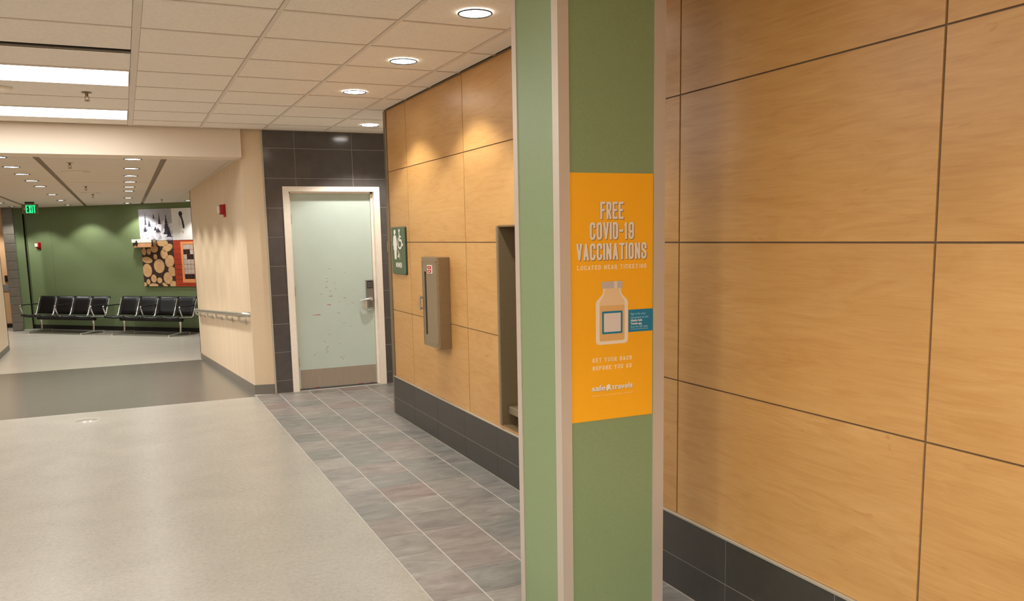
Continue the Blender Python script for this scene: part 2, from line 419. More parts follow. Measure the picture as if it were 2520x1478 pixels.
# ---------------------------------------------------------------- main ceiling
ce = struct('ceiling', MB().box(-5.2, 4.2, -4.7, 9.0, ZC+.03, ZC+.06), 'plenum')
ROW0, ROWD = 8.587, .606
rows = [ROW0-ROWD*k for k in range(0, 13)]          # boundaries going towards the camera
bounds = [YB]+rows
TR = {1: 0, 4: 1, 8: 2, 11: 3}                        # tile rows (from the soffit) that hold strip lights, the nearer two added out of view
xcols = [(-2.29, -1.07), (-1.07, .1385), (.1535, .777), (.777, 1.373), (1.373, 1.982), (1.982, XW)]
SLOT = (5.523, 5.598)
for r in range(len(bounds)-1):
    y1, y0 = bounds[r], bounds[r+1]
    cols = list(xcols)
    if y0 > 7.0: cols = cols[:-1]+[(1.982, 2.59), (2.59, 3.2)]
    for (x0, x1) in cols:
        if x1 < .2 and r in (1, 4, 8, 11): continue
        ya, yb = y0, y1
        if x1 < .2 and abs(y0-SLOT[0]) < .06: ya = SLOT[1]+.002
        if x1 < .2 and abs(y1-SLOT[1]) < .06: yb = SLOT[0]-.002
        obj('ceiling_tile', MB().box(x0+.0145, x1-.0145, ya+.0145, yb-.0145, ZC+.004, ZC+.018), 'tile', ce)
struct('ceiling_field', MB().box(-5, 2.6, -4.5, rows[-1]-.02, ZC, ZC+.02).box(-5, -2.29, rows[-1]-.02, YB, ZC, ZC+.02), 'tile', ce)
for x, w in ((-2.29, .011), (-1.07, .011), (.146, .020), (.777, .011), (1.373, .011), (1.982, .011)):
    obj('ceiling_tee', MB().box(x-w, x+w, rows[-1], YB, ZC, ZC+.02), 'tee', ce)
for r, y in enumerate(rows):
    x1 = XW if y < 7.4 else 3.2
    obj('ceiling_tee', MB().box(.166, x1, y-.010, y+.010, ZC+.0008, ZC+.02), 'tee', ce)
    if not SLOT[0]-.05 < y < SLOT[1]+.05:
        obj('ceiling_tee', MB().box(-2.29, .126, y-.010, y+.010, ZC+.0008, ZC+.02), 'tee', ce)
obj('ceiling_tee', MB().box(.146, 3.2, YB-.02, YB, ZC+.0004, ZC+.02), 'tee', ce)
for x in (2.59, 3.2): obj('ceiling_tee', MB().box(x-.0115, x+.0115, 7.43, YB, ZC+.0012, ZC+.02), 'tee', ce)

# ---------------------------------------------------------------- walls of the hall
AL = (3.75, 4.945, .372, 1.655)      # fountain recess: y0 y1 z0 z1
wr = MB()
for q in rect_sub((-4.5, 7.40, 0, ZC), AL): wr.box(XW+.006, XW+.03, *q)
wr = struct('wall_right', wr, 'jointdark')
ys = [-2.04, -.77, .497, 1.765, 3.033, 4.285, 5.537, 6.812, 7.36]
zs = [.350, .953, 1.553, 2.165, 2.688]
for i in range(len(ys)-1):
    for j in range(4):
        gy, gz = .0045, (.0032 if j else .0015)
        mb = MB(); r = (ys[i]+gy, ys[i+1]-gy, zs[j]+gz, zs[j+1]-.0032)
        for q in rect_sub(r, (AL[0]-.003, AL[1]+.003, AL[2]-.003, AL[3]+.003)): mb.box(XW, XW+.012, *q)
        obj('wood_panel', mb, 'wood', wr)
obj('wood_panel', MB().box(XW, XW+.012, -4.5, ys[0]-.004, .35, ZC), 'wood', wr)
struct('wall_base_bed', MB().box(XW-.0105, XW+.02, -4, 7.40, 0, .345), 'basegrout', wr)
yt = 6.796; yb_ = []
k = 1
tys = [7.39]+[6.796-.5885*k for k in range(0, 13)]
for i in range(len(tys)-1):
    for z0, z1 in ((.003, .1495), (.1540, .342)):
        obj('base_tile', MB().box(XW-.012, XW, tys[i+1]+.002, tys[i]-.002, z0, z1), 'basetile', wr)
obj('edge_strip', MB().box(XW-.014, XW+.004, -4, 7.39, .342, .3495), 'palestrip', wr)
obj('corner_trim', MB().bevbox(XW-.010, XW+.03, 7.362, 7.43, 0, ZC, .004), 'bronze', wr)
obj('top_reveal', MB().box(XW-.012, XW+.012, -4, 7.362, ZC-.006, ZC-.001), 'jointdark', wr)
struct('wall_return', MB().box(XW+.03, 4.2, 7.25, 7.425, 0, ZC), 'soffit')
struct('wall_recess', MB().box(3.2, 3.3, 7.42, 9.0, 0, ZC), 'soffit')

DO = (1.521, 2.535, -.01, 2.131)     # door frame, outer
wb = MB()
for q in rect_sub((1.345, 3.3, 0, ZC), (DO[0]+.02, DO[1]-.02, DO[2], DO[3]-.02)): wb.box(q[0], q[1], YB-.001, YB+.16, q[2], q[3])
wb = struct('wall_back', wb, 'grout')
zt = [.002, .1315, .430, .7255, 1.025, 1.3235, 1.621, 1.915, 2.212, 2.512, 2.688]
for j in range(len(zt)-1):
    for x0, x1 in ((1.350, 1.664), (1.664, 2.258), (2.258, 2.852), (2.852, 3.2)):
        mb = MB()
        for q in rect_sub((x0+.002, x1-.002, zt[j]+.002, zt[j+1]-.002), (DO[0]-.002, DO[1]+.002, DO[2], DO[3]+.002)): mb.box(q[0], q[1], YB-.003, YB-.0005, q[2], q[3])
        if mb.v: obj('wall_tile', mb, 'darktile', wb)
obj('edge_strip', MB().box(1.335, 1.350, YB-.008, YB+.02, 0, ZC), 'palestrip', wb)
# plate on the tiled wall beside the maple corner
wp = thing('switch_plate', 'small metal wall plate on dark tiles right of the door, half behind maple wall', 'wall plate', (2.64, YB-.003, 1.49))
obj('plate', MB().bevbox(2.598, 2.672, YB-.014, YB-.003, 1.436, 1.55, .003), 'steel', wp)
obj('switch', MB().bevbox(2.623, 2.647, YB-.020, YB-.012, 1.465, 1.52, .002), 'palestrip', wp)

# soffit and closing walls (the hall goes on to the left and behind the camera)
struct('wall_soffit', MB().box(-5, 1.145, 8.99, 9.34, 2.415, ZC+.03), 'soffit')
struct('wall_front', MB().box(-5, -2.13, 8.99, 9.15, 0, 2.415), 'beigeplain')
struct('wall_left', MB().box(-5.1, -5, -4.5, 9, 0, ZC+.05), 'soffit')
struct('wall_behind', MB().box(-5, 4.2, -4.6, -4.5, 0, ZC+.05), 'soffit')
# right wall of the ramp
wrr = struct('wall_ramp_right', MB().prism([(1.147, 9.03), (1.338, 8.985), (1.338, 9.34), (1.45, 15.35), (1.083, 15.35)], lambda a, b, z: (a, b, z), -.6, ZC+.02), 'beige')
struct('wall_end', MB().prism([(1.145, 9.028), (1.338, 8.983), (1.338, 9.03), (1.15, 9.06)], lambda a, b, z: (a, b, z), 0, ZC+.02), 'beigeplain', wrr)
xr = lambda y: 1.147+(1.083-1.147)*(y-9.03)/(15.35-9.03)
bb = MB()
n = 22
for s in range(n):
    ya = 9.03+(15.35-9.03)*s/n; yb = 9.03+(15.35-9.03)*(s+1)/n
    v = [(xr(y)-d, y, ramp_z(y)+h) for y in (ya, yb) for d, h in ((.010, 0), (.0065, .1), (-.004, .1), (-.004, -.02))]
    bb.add(v, [(0, 1, 5, 4), (1, 2, 6, 5), (2, 3, 7, 6)]+([(0, 1, 2, 3)] if s == 0 else [])+([(7, 6, 5, 4)] if s == n-1 else []))
struct('baseboard_right', bb, 'cove')
struct('baseboard_end', MB().prism([(1.137, 9.021), (1.336, 8.974), (1.336, 8.986), (1.147, 9.031)], lambda a, b, z: (a, b, z), 0, .1), 'cove')
struct('trim_1', MB().box(1.078, 1.090, 15.345, 15.36, ZF2, ZC2), 'dark')
# left wall of the ramp
struct('wall_ramp_left', MB().box(-2.28, -2.13, 9.15, 18.6, -.6, ZC2+.05), 'beige')
bb = MB()
for s in range(n):
    ya = 9.15+(18.6-9.15)*s/n; yb = 9.15+(18.6-9.15)*(s+1)/n
    v = [(-2.13+d, y, ramp_z(y)+h) for y in (ya, yb) for d, h in ((.010, 0), (.0065, .1), (-.004, .1), (-.004, -.02))]
    bb.add(v, [(4, 5, 1, 0), (5, 6, 2, 1), (6, 7, 3, 2)]+([(0, 1, 2, 3)] if s == 0 else [])+([(7, 6, 5, 4)] if s == n-1 else []))
struct('baseboard_left', bb, 'cove')
struct('trim_2', MB().box(-2.145, -2.124, 18.6, 18.612, ZF2, ZC2), 'dark')

# ---------------------------------------------------------------- waiting area shell
ce2 = struct('ceiling', MB().box(-6, 6, 9.34, 30, ZC2+.03, ZC2+.06), 'plenum')
bays = [(-3.05, -1.93), (-1.87, -.735), (-.680, .418), (.474, 1.085), (1.085, 2.2)]
y = 9.34
ylist = [9.34, 9.64]
while ylist[-1] < 22.8: ylist.append(ylist[-1]+.612)
dark_y = min(ylist, key=lambda q: abs(q-13.3))
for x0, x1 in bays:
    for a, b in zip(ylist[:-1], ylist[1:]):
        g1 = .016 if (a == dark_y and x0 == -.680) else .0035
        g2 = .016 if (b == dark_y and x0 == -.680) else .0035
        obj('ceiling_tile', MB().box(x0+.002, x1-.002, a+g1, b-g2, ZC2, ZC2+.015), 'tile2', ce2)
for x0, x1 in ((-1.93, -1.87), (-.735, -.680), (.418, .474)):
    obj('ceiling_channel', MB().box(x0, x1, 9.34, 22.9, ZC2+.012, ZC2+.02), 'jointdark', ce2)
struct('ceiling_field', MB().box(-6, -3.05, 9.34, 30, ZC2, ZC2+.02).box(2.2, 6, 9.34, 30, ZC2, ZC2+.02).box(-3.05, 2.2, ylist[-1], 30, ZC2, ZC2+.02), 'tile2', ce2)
wg = struct('wall_far', MB(GWM).box(-2.86, 6.5, -.15, 0, ZF2-.1, ZC2+.04), 'green')
obj('wall_seam', MB(GWM).box(-2.078, -2.073, 0, .0012, ZF2, ZC2), 'signgreen', wg)
obj('wall_dark_strip', MB(GWM).box(-2.905, -2.855, 0, .012, ZF2, ZC2), 'dark', wg)  # narrow near-black strip at the left end of the green wall
struct('baseboard_far', MB(GWM).box(-2.85, 6.5, 0, .008, ZF2, ZF2+.1), 'dark')
# short green return left of the dark strip
struct('wall_far_return', MB().box(-2.34, -2.095, 22.93, 23.1, ZF2-.1, ZC2+.04), 'green')
struct('wall_apricot', MB().box(-6, -2.2, 23.64, 23.8, ZF2-.1, ZC2+.04), 'wallorange')
struct('trim_3', MB().box(-6, -2.3, 23.62, 23.64, .485, .645), 'greyband')
struct('baseboard_apricot', MB().box(-6, -2.3, 23.625, 23.64, ZF2, ZF2+.1), 'dark')
struct('wall_outer_left', MB().box(-6.1, -6, 9, 30, -.6, ZC2+.1), 'beigeplain')
struct('wall_outer_right', MB().box(6, 6.1, 9, 30, -.6, ZC2+.1), 'beigeplain')
struct('wall_outer_far', MB().box(-6, 6, 29.9, 30, -.6, ZC2+.1), 'beigeplain')
struct('wall_waiting_near', MB().box(1.3, 6, 15.2, 15.3, -.6, ZC2+.1).box(-6, -2.28, 18.45, 18.55, -.6, ZC2+.1), 'beigeplain')
# glass block pier
gp = thing('glass_block_pier', 'narrow pier of stacked glass blocks left of the green wall', 'pier', (-2.36, 22.6, ZF2))
gb = .2
obj('mortar_core', MB().box(-2.462, -2.252, 22.53, 22.70, ZF2, ZC2), 'mortar', gp)
gm = None
for k in range(14):
    z = ZF2+.006+k*.2015
    b0 = obj('glass_block', MB().bevbox(-2.466, -2.248, 22.52, 22.71, z, min(z+.196, ZC2-.002), .008), 'glassblock', gp)
cr = thing('card_reader', 'small black card reader on the apricot wall beside the glass block pier', 'card reader', (-2.62, 23.6, .78))
obj('reader_body', MB().bevbox(-2.65, -2.59, 23.61, 23.64, .71, .86, .006), 'black', cr)

# ---------------------------------------------------------------- green column with poster
CX0, CX1, CY0, CY1 = 1.418, 1.866, 2.70, 3.082
pc = thing('pillar', 'square green pillar with metal corner trims carrying the orange vaccination poster', 'pillar', ((CX0+CX1)/2, (CY0+CY1)/2, 0))
obj('green_panel', MB().box(CX0+.04, CX1-.04, CY0+.004, CY0+.02, 0, ZC), 'colgreen', pc)
obj('green_panel', MB().box(CX0+.004, CX0+.02, CY0+.04, CY1-.03, 0, ZC), 'colgreen', pc)
obj('green_panel', MB().box(CX1-.02, CX1-.004, CY0+.04, CY1-.03, 0, ZC), 'colgreen', pc)
obj('green_panel', MB().box(CX0+.04, CX1-.04, CY1-.02, CY1-.004, 0, ZC), 'colgreen', pc)
obj('core', MB().box(CX0+.03, CX1-.03, CY0+.03, CY1-.03, 0, ZC), 'dark', pc)
for sx in (0, 1):
    for sy in (0, 1):
        X = CX0 if sx == 0 else CX1; Y = CY0 if sy == 0 else CY1; dx = 1 if sx == 0 else -1; dy = 1 if sy == 0 else -1
        wx = .043 if sx == 0 else .0485; wy = .047 if sy == 0 else .038
        poly = [(X, Y), (X+dx*wx, Y), (X+dx*wx, Y+dy*.006), (X+dx*.006, Y+dy*.006), (X+dx*.006, Y+dy*wy), (X, Y+dy*wy)]
        obj('corner_trim', MB().prism(poly, lambda a, b, z: (a, b, z), 0, ZC), 'alupaint', pc)
PU, PY = 1.462, CY0+.004
fp = lambda u, z, d: (PU+u, PY-d, z)
po = thing('poster', 'orange free vaccinations poster with a bottle picture on the green pillar', 'poster', (PU+.176, PY, .904))
obj('poster_sheet', MB().box(PU, PU+.352, PY-.0015, PY, .904, 1.8143), 'orange', po)
D0 = .0019
def headline(txt, u0, u1, z0, z1, t):
    obj('headline_shadow', lettering(MB(), txt, fp, u0+.0028, u1+.0028, z0-.0022, z1-.0022, t, D0, .2), 'lettershade', po)
    obj('headline', lettering(MB(), txt, fp, u0, u1, z0, z1, t, D0+.0009, .2), 'offwhite', po)
headline('FREE', .1240, .2232, 1.6493, 1.712, .0043)
headline('COVID-19', .0800, .2680, 1.5753, 1.6381, .0043)
headline('VACCINATIONS', .0240, .3234, 1.5015, 1.5625, .0043)
obj('subtitle', lettering(MB(), 'LOCATED NEAR TICKETING', fp, .0269, .3228, 1.4672, 1.4830, .0015, D0, .42, True), 'peach', po)
obj('slogan', lettering(MB(), 'GET YOUR BAGS', fp, .0885, .2588, 1.1235, 1.1395, .0015, D0, .42, True), 'peach', po)
obj('slogan', lettering(MB(), 'BEFORE YOU GO', fp, .0893, .2582, 1.0942, 1.1095, .0015, D0, .42, True), 'peach', po)
bt = [(.135, 1.398), (.135, 1.382), (.128, 1.370), (.1085, 1.352), (.104, 1.342), (.104, 1.202), (.108, 1.192), (.118, 1.1885), (.2275, 1.1885), (.238, 1.192), (.242, 1.202), (.2425, 1.342), (.238, 1.352), (.219, 1.370), (.2125, 1.382), (.2125, 1.398)]
bo = obj('bottle_picture', MB().prism(bt, fp, .0015, D0), 'bottleout', po)
ins = [(.143, 1.397), (.142, 1.381), (.134, 1.366), (.121, 1.348), (.1195, 1.340), (.1195, 1.206), (.123, 1.201), (.2225, 1.201), (.2265, 1.206), (.227, 1.340), (.2245, 1.352), (.214, 1.366), (.206, 1.381), (.205, 1.397)]
obj('bottle_inside', MB().prism(ins, fp, D0, D0+.0002), 'bottlein', bo)
obj('liquid', MB().prism([(.1195, 1.333), (.1195, 1.206), (.123, 1.201), (.2225, 1.201), (.2268, 1.206), (.2271, 1.333)], fp, D0+.0002, D0+.0004), 'liquid', bo)
obj('cap', MB().prism(rrect(.1287, .2183, 1.3965, 1.422, .003), fp, D0+.0002, D0+.0005), 'capgrey', bo)
obj('cap_highlight', MB().prism([(.182, 1.3965), (.196, 1.3965), (.196, 1.422), (.182, 1.422)], fp, D0+.0005, D0+.0006), 'caplight', bo)
obj('code_square', MB().prism(rrect(.1299, .2180, 1.2272, 1.3118, .003), fp, D0+.0004, D0+.0008), 'blue', bo)
obj('code_blank', MB().prism(rrect(.1375, .2104, 1.2347, 1.3043, .002), fp, D0+.0008, D0+.0009), 'caplight', bo)
bl = obj('blue_label', MB().box(PU+.2444, PU+.352, PY-D0-.0004, PY-.0014, 1.2284, 1.3126), 'blue', po)
D1 = D0+.0006
tx = MB()
font_text(tx, 'Sign in for your', fp, .2541, .3215, 1.2902, 1.3006, D1)
font_text(tx, 'vaccination on the', fp, .2541, .3325, 1.2790, 1.2872, D1)
font_text(tx, 'Scan the QR code.', fp, .2541, .3305, 1.2428, 1.2516, D1)
obj('label_text', tx, 'bluetext', bl)
tx = MB()
font_text(tx, 'Alaska Safe', fp, .2541, .3050, 1.2675, 1.2760, D1, .03)
font_text(tx, 'Travels app.', fp, .2541, .3050, 1.2530, 1.2640, D1, .03)
obj('label_text', tx, 'white', bl)
obj('label_rule', MB().box(PU+.2541, PU+.3327, PY-D1-.0002, PY-D1, 1.2380, 1.2392), 'bluetext', bl)
def logo(off, dz, d):
    t = MB()
    font_text(t, 'safe', fp, .0852+off, .1440+off, 1.0155+dz, 1.0375+dz, d, .022)
    font_text(t, 'travels', fp, .1720+off, .2635+off, 1.0155+dz, 1.0375+dz, d, .022)
    st = [(.1465, 1.0140), (.1480, 1.0205), (.1475, 1.0275), (.1500, 1.0335), (.1550, 1.0368), (.1610, 1.0372), (.1645, 1.0350), (.1650, 1.0215), (.1680, 1.0170), (.1712, 1.0120), (.1700, 1.0112), (.1655, 1.0160), (.1620, 1.0190), (.1575, 1.0180), (.1545, 1.0140), (.1515, 1.0105), (.1500, 1.0112), (.1520, 1.0150)]
    t.prism([(a+off, b+dz) for a, b in st], fp, d-.0001, d)
    return t
obj('logo_shadow', logo(.0012, -.0012, D0), 'lettershade', po)
obj('logo', logo(0, 0, D0+.0004), 'white', po)
obj('small_print', font_text(MB(), 'Brought to you by the State of Alaska', fp, .0851, .2642, .9935, 1.0015, D0), 'peachfaint', po)

# ---------------------------------------------------------------- door
dr = bpy.data.objects.new('door_1', None); COL.objects.link(dr); dr.location = (2.028, YB, 0); dr['kind'] = 'structure'
def frame_part():
    m = MB()
    xo0, xo1, zo = DO[0], DO[1], DO[3]; xi0, xi1, zi = 1.583, 2.473, 2.081
    m.box(xo0, xi0, YB-.014, YB+.06, 0, zo); m.box(xi1, xo1, YB-.014, YB+.06, 0, zo); m.box(xi0, xi1, YB-.014, YB+.06, zi, zo)
    m.box(xo0+.01, xi0+.020, YB+.06, YB+.15, 0, zo-.01); m.box(xi1-.020, xo1-.01, YB+.06, YB+.15, 0, zo-.01); m.box(xi0, xi1, YB+.06, YB+.15, zi-.018, zo-.01)
    return m
fr = obj('door_frame', frame_part(), 'frame', dr)
obj('frame_tape', MB().box(2.385, 2.492, YB-.0150, YB-.0135, 2.090, 2.122), 'offwhite', fr)
YD = YB+.085
lf = obj('door_leaf', MB().bevbox(1.605, 2.451, YD, YD+.044, .008, 2.062, .002), 'door', dr)
obj('kick_plate', MB().box(1.622, 2.446, YD-.0015, YD, .012, .212), 'kick', lf)
rs = random.Random(3)
fd = lambda x, z, d: (x, YD-d, z)
sc = MB()
for (x, z, L, a) in ((1.82, .792, .085, .03), (1.98, .985, .035, .05), (1.955, .895, .045, -.03)):
    h = .004; sc.prism([(x-L/2, z-h*.4-a*L/2), (x+L/2, z-h-a*L/2+a*L), (x+L/2, z+h+a*L/2), (x-L/2, z+h*.2-a*L/2)], fd, 0, .0004)
for k in (1, 5, 6):
    x = 1.63+k*.12; sc.prism([(x, .010), (x+.06, .009), (x+.08, .013), (x+.02, .014)], fd, .0016, .0020)
o = obj('red_scuffs', sc, 'scuffred', lf); o['kind'] = 'stuff'
sc = MB()
for cx, cz, sx_, sz_, num in ((1.95, 1.10, .05, .06, 6), (2.14, .93, .07, .12, 6), (1.93, .42, .08, .05, 10), (1.95, 1.18, .1, .1, 3), (2.05, .7, .12, .12, 3)):
    for k in range(num):
        x = rs.gauss(cx, sx_); z = rs.gauss(cz, sz_); L = rs.uniform(.004, .013); a = rs.uniform(-.6, .8); h = .0026
        if not 1.63 < x < 2.33: continue
        sc.prism([(x-L, z-h-a*L), (x+L, z-h+a*L), (x+L, z+h+a*L), (x-L, z+h-a*L)], fd, 0, .0004)
o = obj('grey_scuffs', sc, 'scuffgrey', lf); o['kind'] = 'stuff'
lk = obj('lock_plate', MB().bevbox(2.366, 2.448, YD-.030, YD, .848, 1.142, .004), 'lockgrey', dr)
lk['label'] = 'brushed steel keypad lock plate'
obj('keypad', MB().box(2.375, 2.438, YD-.0335, YD-.029, 1.054, 1.133), 'black', lk)
kb = MB()
for i in range(3):
    for j in range(4): kb.box(2.382+i*.018, 2.393+i*.018, YD-.0348, YD-.033, 1.064+j*.016, 1.073+j*.016)
obj('keypad_button', kb, 'scuffgrey', lk)
obj('lever', MB().cyl((2.405, YD-.03, .940), (2.405, YD-.075, .940), .018, 14).tube([(2.405, YD-.072, .940), (2.36, YD-.074, .938), (2.315, YD-.070, .930), (2.292, YD-.05, .925)], [.013, .012, .010, .008], 10), 'chrome', lk)
obj('lever_tail', MB().tube([(2.298, YD-.06, .925), (2.305, YD-.062, .88), (2.322, YD-.06, .835), (2.345, YD-.055, .823), (2.402, YD-.045, .823)], .005, 8).box(2.318, 2.360, YD-.064, YD-.058, .838, .918), 'chrome', lk)
for z in (.3, 1.05, 1.8): obj('hinge', MB().cyl((1.603, YD-.008, z-.05), (1.603, YD-.008, z+.05), .008, 10), 'steel', dr)

# ---------------------------------------------------------------- restroom sign
sg = thing('restroom_sign', 'green restroom sign with white figures reading women on the maple wall', 'sign', (XW, 7.09, 1.28))
plate = obj('sign_plate', MB().prism(rrect(6.893, 7.285, 1.2825, 1.683, .02), fx, .000, .016), 'signgreen', sg)
obj('sign_backing', MB().prism(rrect(6.886, 7.286, 1.279, 1.683, .02), fx, .0, .011), 'signedge', sg)
fs_ = lambda y, z, d: (XW-.016-d, y, z)
wo = MB()
wo.prism(ellipse(7.180, 1.639, .028, .0225), fs_, 0, .001)
wo.prism([(7.208, 1.612), (7.152, 1.613), (7.140, 1.600), (7.1165, 1.530), (7.128, 1.522), (7.128, 1.489), (7.139, 1.487), (7.149, 1.408), (7.201, 1.407), (7.2083, 1.487), (7.225, 1.491), (7.222, 1.524), (7.238, 1.528), (7.220, 1.600)], fs_, 0, .001)
obj('woman_figure', wo, 'white', sg)
wc = MB()
wc.prism(ellipse(7.049, 1.652, .018, .013), fs_, 0, .001)
d_ = .001
stroke(wc, fs_, [(7.049, 1.652), (7.046, 1.572), (6.995, 1.568), (6.972, 1.530), (6.950, 1.536)], .010, d_)
stroke(wc, fs_, [(7.049, 1.604), (7.000, 1.600)], .008, d_)
ring = [(7.035+.055*math.cos(q), 1.548+.050*math.sin(q)) for q in [math.radians(a) for a in range(100, 345, 18)]]
ring = [(7.035+(7.035-a)*-1 if False else a, b) for a, b in ring]
stroke(wc, fs_, [(7.070, 1.592), (7.088, 1.568), (7.090, 1.540), (7.075, 1.512), (7.040, 1.500), (7.005, 1.510), (6.984, 1.535)], .008, d_)
obj('wheelchair_figure', wc, 'white', sg)
tf = MB()
stroke(tf, fs_, [(7.096, 1.485), (7.078, 1.462), (7.056, 1.448), (7.052, 1.410)], .006, d_)
stroke(tf, fs_, [(7.074, 1.460), (7.080, 1.435), (7.108, 1.430)], .007, d_)
tf.prism(ellipse(7.088, 1.436, .018, .010), fs_, 0, d_)
obj('small_figure', tf, 'offwhite', sg)
fsm = lambda u, z, d: fs_(-u, z, d)
obj('sign_word', lettering(MB(), 'WOMEN', fsm, -7.170, -7.000, 1.338, 1.381, .0045, .001, .2), 'white', sg)

# ---------------------------------------------------------------- fire extinguisher cabinet
CYa, CYb, CZa, CZb, CD = 5.874, 6.230, .768, 1.446, .098
fc = thing('extinguisher_cabinet', 'tall steel fire extinguisher cabinet with slot window hung on the maple wall', 'fire cabinet', (XW, (CYa+CYb)/2, CZa))
obj('cabinet_body', MB().bevbox(XW-CD+.016, XW, CYa, CYb, CZa, CZb, .004), 'steeldark', fc)
fm = lambda y, z, d: (XW-CD+.016-d, y, z)
dm = MB()
for q in rect_sub((CYa+.002, CYb-.002, CZa+.002, CZb-.002), (6.125, 6.172, .855, 1.335)): dm.box(XW-CD, XW-CD+.015, *q)
dd = obj('cabinet_door', dm, 'steel', fc)
obj('door_rim', MB().box(XW-CD-.002, XW-CD, CYa+.012, CYa+.020, CZa+.03, CZb-.03).box(XW-CD-.002, XW-CD, CYb-.020, CYb-.012, CZa+.03, CZb-.03).box(XW-CD-.002, XW-CD, CYa+.012, CYb-.012, CZa+.03, CZa+.038).box(XW-CD-.002, XW-CD, CYa+.012, CYb-.012, CZb-.038, CZb-.03), 'steel', dd)
obj('slot_window', MB().box(XW-CD+.007, XW-CD+.011, 6.122, 6.175, .85, 1.34), 'dark', dd)
obj('handle', MB().bevbox(XW-CD-.030, XW-CD-.020, 6.205, 6.238, 1.038, 1.148, .003).box(XW-CD-.022, XW-CD, 6.212, 6.230, 1.045, 1.058).box(XW-CD-.022, XW-CD, 6.212, 6.230, 1.128, 1.141), 'alu', dd)
sl = obj('fire_label', MB().box(XW-CD-.003, XW-CD, 5.985, 6.090, 1.325, 1.385), 'white', dd)
obj('label_band', MB().box(XW-CD-.004, XW-CD-.003, 5.995, 6.080, 1.358, 1.380).box(XW-CD-.004, XW-CD-.003, 5.995, 6.080, 1.330, 1.352), 'red', sl)
obj('label_mark', MB().box(XW-CD-.005, XW-CD-.004, 6.025, 6.050, 1.366, 1.372).box(XW-CD-.005, XW-CD-.004, 6.022, 6.053, 1.338, 1.344), 'white', sl)

# ---------------------------------------------------------------- drinking fountain recess
df = thing('drinking_fountain', 'stainless drinking fountain recess in the maple wall behind the green pillar', 'drinking fountain', (XW, 4.35, AL[2]))
y0, y1, z0, z1 = AL; dp = XW+.34
obj('side_panel', MB().box(XW-.012, dp, y1-.006, y1+.004, z0, z1), 'perf', df)
obj('side_panel', MB().box(XW-.012, dp, y0-.004, y0+.006, z0, z1), 'perf', df)
obj('back_panel', MB().box(dp-.004, dp+.006, y0, y1, z0, z1), 'steeldark', df)
obj('top_panel', MB().box(XW-.012, dp, y0, y1, z1-.006, z1+.004), 'steeldark', df)
obj('bottom_panel', MB().box(XW-.004, dp, y0, y1, z0-.004, z0+.006), 'steeldark', df)
fb = MB()
for q in rect_sub((y0-.03, y1+.03, z0-.0, z1+.0), (y0-.004, y1+.004, z0-.1, z1-.0)): obj('flange', MB().box(XW-.014, XW-.001, *q), 'steel', df)
bs = obj('basin', MB().bevbox(XW+.028, dp-.01, y0+.02, y1-.022, .448, .500, .006), 'steel', df)
obj('basin_apron', MB().box(XW+.10, dp-.01, y0+.02, y1-.022, .40, .448), 'steeldark', df)
obj('spout', MB().tube([(XW+.2, 4.35, .50), (XW+.2, 4.35, .56), (XW+.17, 4.35, .585), (XW+.14, 4.35, .575)], .011, 10), 'chrome', bs)
obj('drain', MB().lathe([(.001, .502), (.03, .502), (.034, .500)], (XW+.17, 4.2, 0), 20), 'chrome', bs)

# ---------------------------------------------------------------- handrail on the ramp
hr = thing('handrail', 'metal handrail sloping down the ramp on the beige wall', 'handrail', (1.06, 12.1, ramp_z(12.1)+.8))
off = .075
def rp_(y, d=off, h=.845): return (xr(y)-d, y, ramp_z(y)+h)
pts = [rp_(9.10, .0), rp_(9.105, .045), rp_(9.16, .068)]+[rp_(9.25+i*(14.9-9.25)/10) for i in range(11)]+[rp_(15.0, .068), rp_(15.06, .045), rp_(15.07, 0)]
obj('rail', MB().tube(pts, .026, 12), 'railmetal', hr)
for y in (9.42, 10.55, 11.7, 12.9, 14.1, 14.9):
    a = Vector(rp_(y, off, .822)); b = Vector(rp_(y, .0, .770))
    obj('bracket', MB().tube([a, a+Vector((.005, 0, -.035)), a+Vector((.03, 0, -.05)), b], [.013, .014, .015, .022], 8).cyl(b+Vector((-.008, 0, 0)), b+Vector((.004, 0, 0)), .038, 12), 'railmetal', hr)

# ---------------------------------------------------------------- fire alarms
def alarm(name, label, Mx):
    r = thing(name, label, 'fire alarm'); r.matrix_basis = Mx
    def p(n, mb, mat, par=None):
        o = obj(n, mb, mat); o.parent = par or r; return o
    p('back_plate', MB().bevbox(-.063, .063, 0, .016, -.085, .065, .003), 'red')
    b = p('housing', MB().bevbox(-.058, .058, .014, .062, -.055, .060, .008), 'red')
    p('strobe_lens', MB().bevbox(-.040, .040, .060, .088, -.038, .042, .008), 'white')
    p('sounder_grille', MB().box(-.045, .045, .0615, .0640, -.052, -.044), 'dark')
    return r
alarm('fire_alarm', 'red strobe fire alarm on the beige wall above the handrail', Matrix.Translation((xr(10.66), 10.66, 1.955)) @ Matrix.Rotation(PI/2, 4, 'Z'))
alarm('fire_alarm', 'red strobe fire alarm on the green wall above the seats, left of the pictures', GWM @ Matrix.Translation((-2.47, .0, 1.565)))

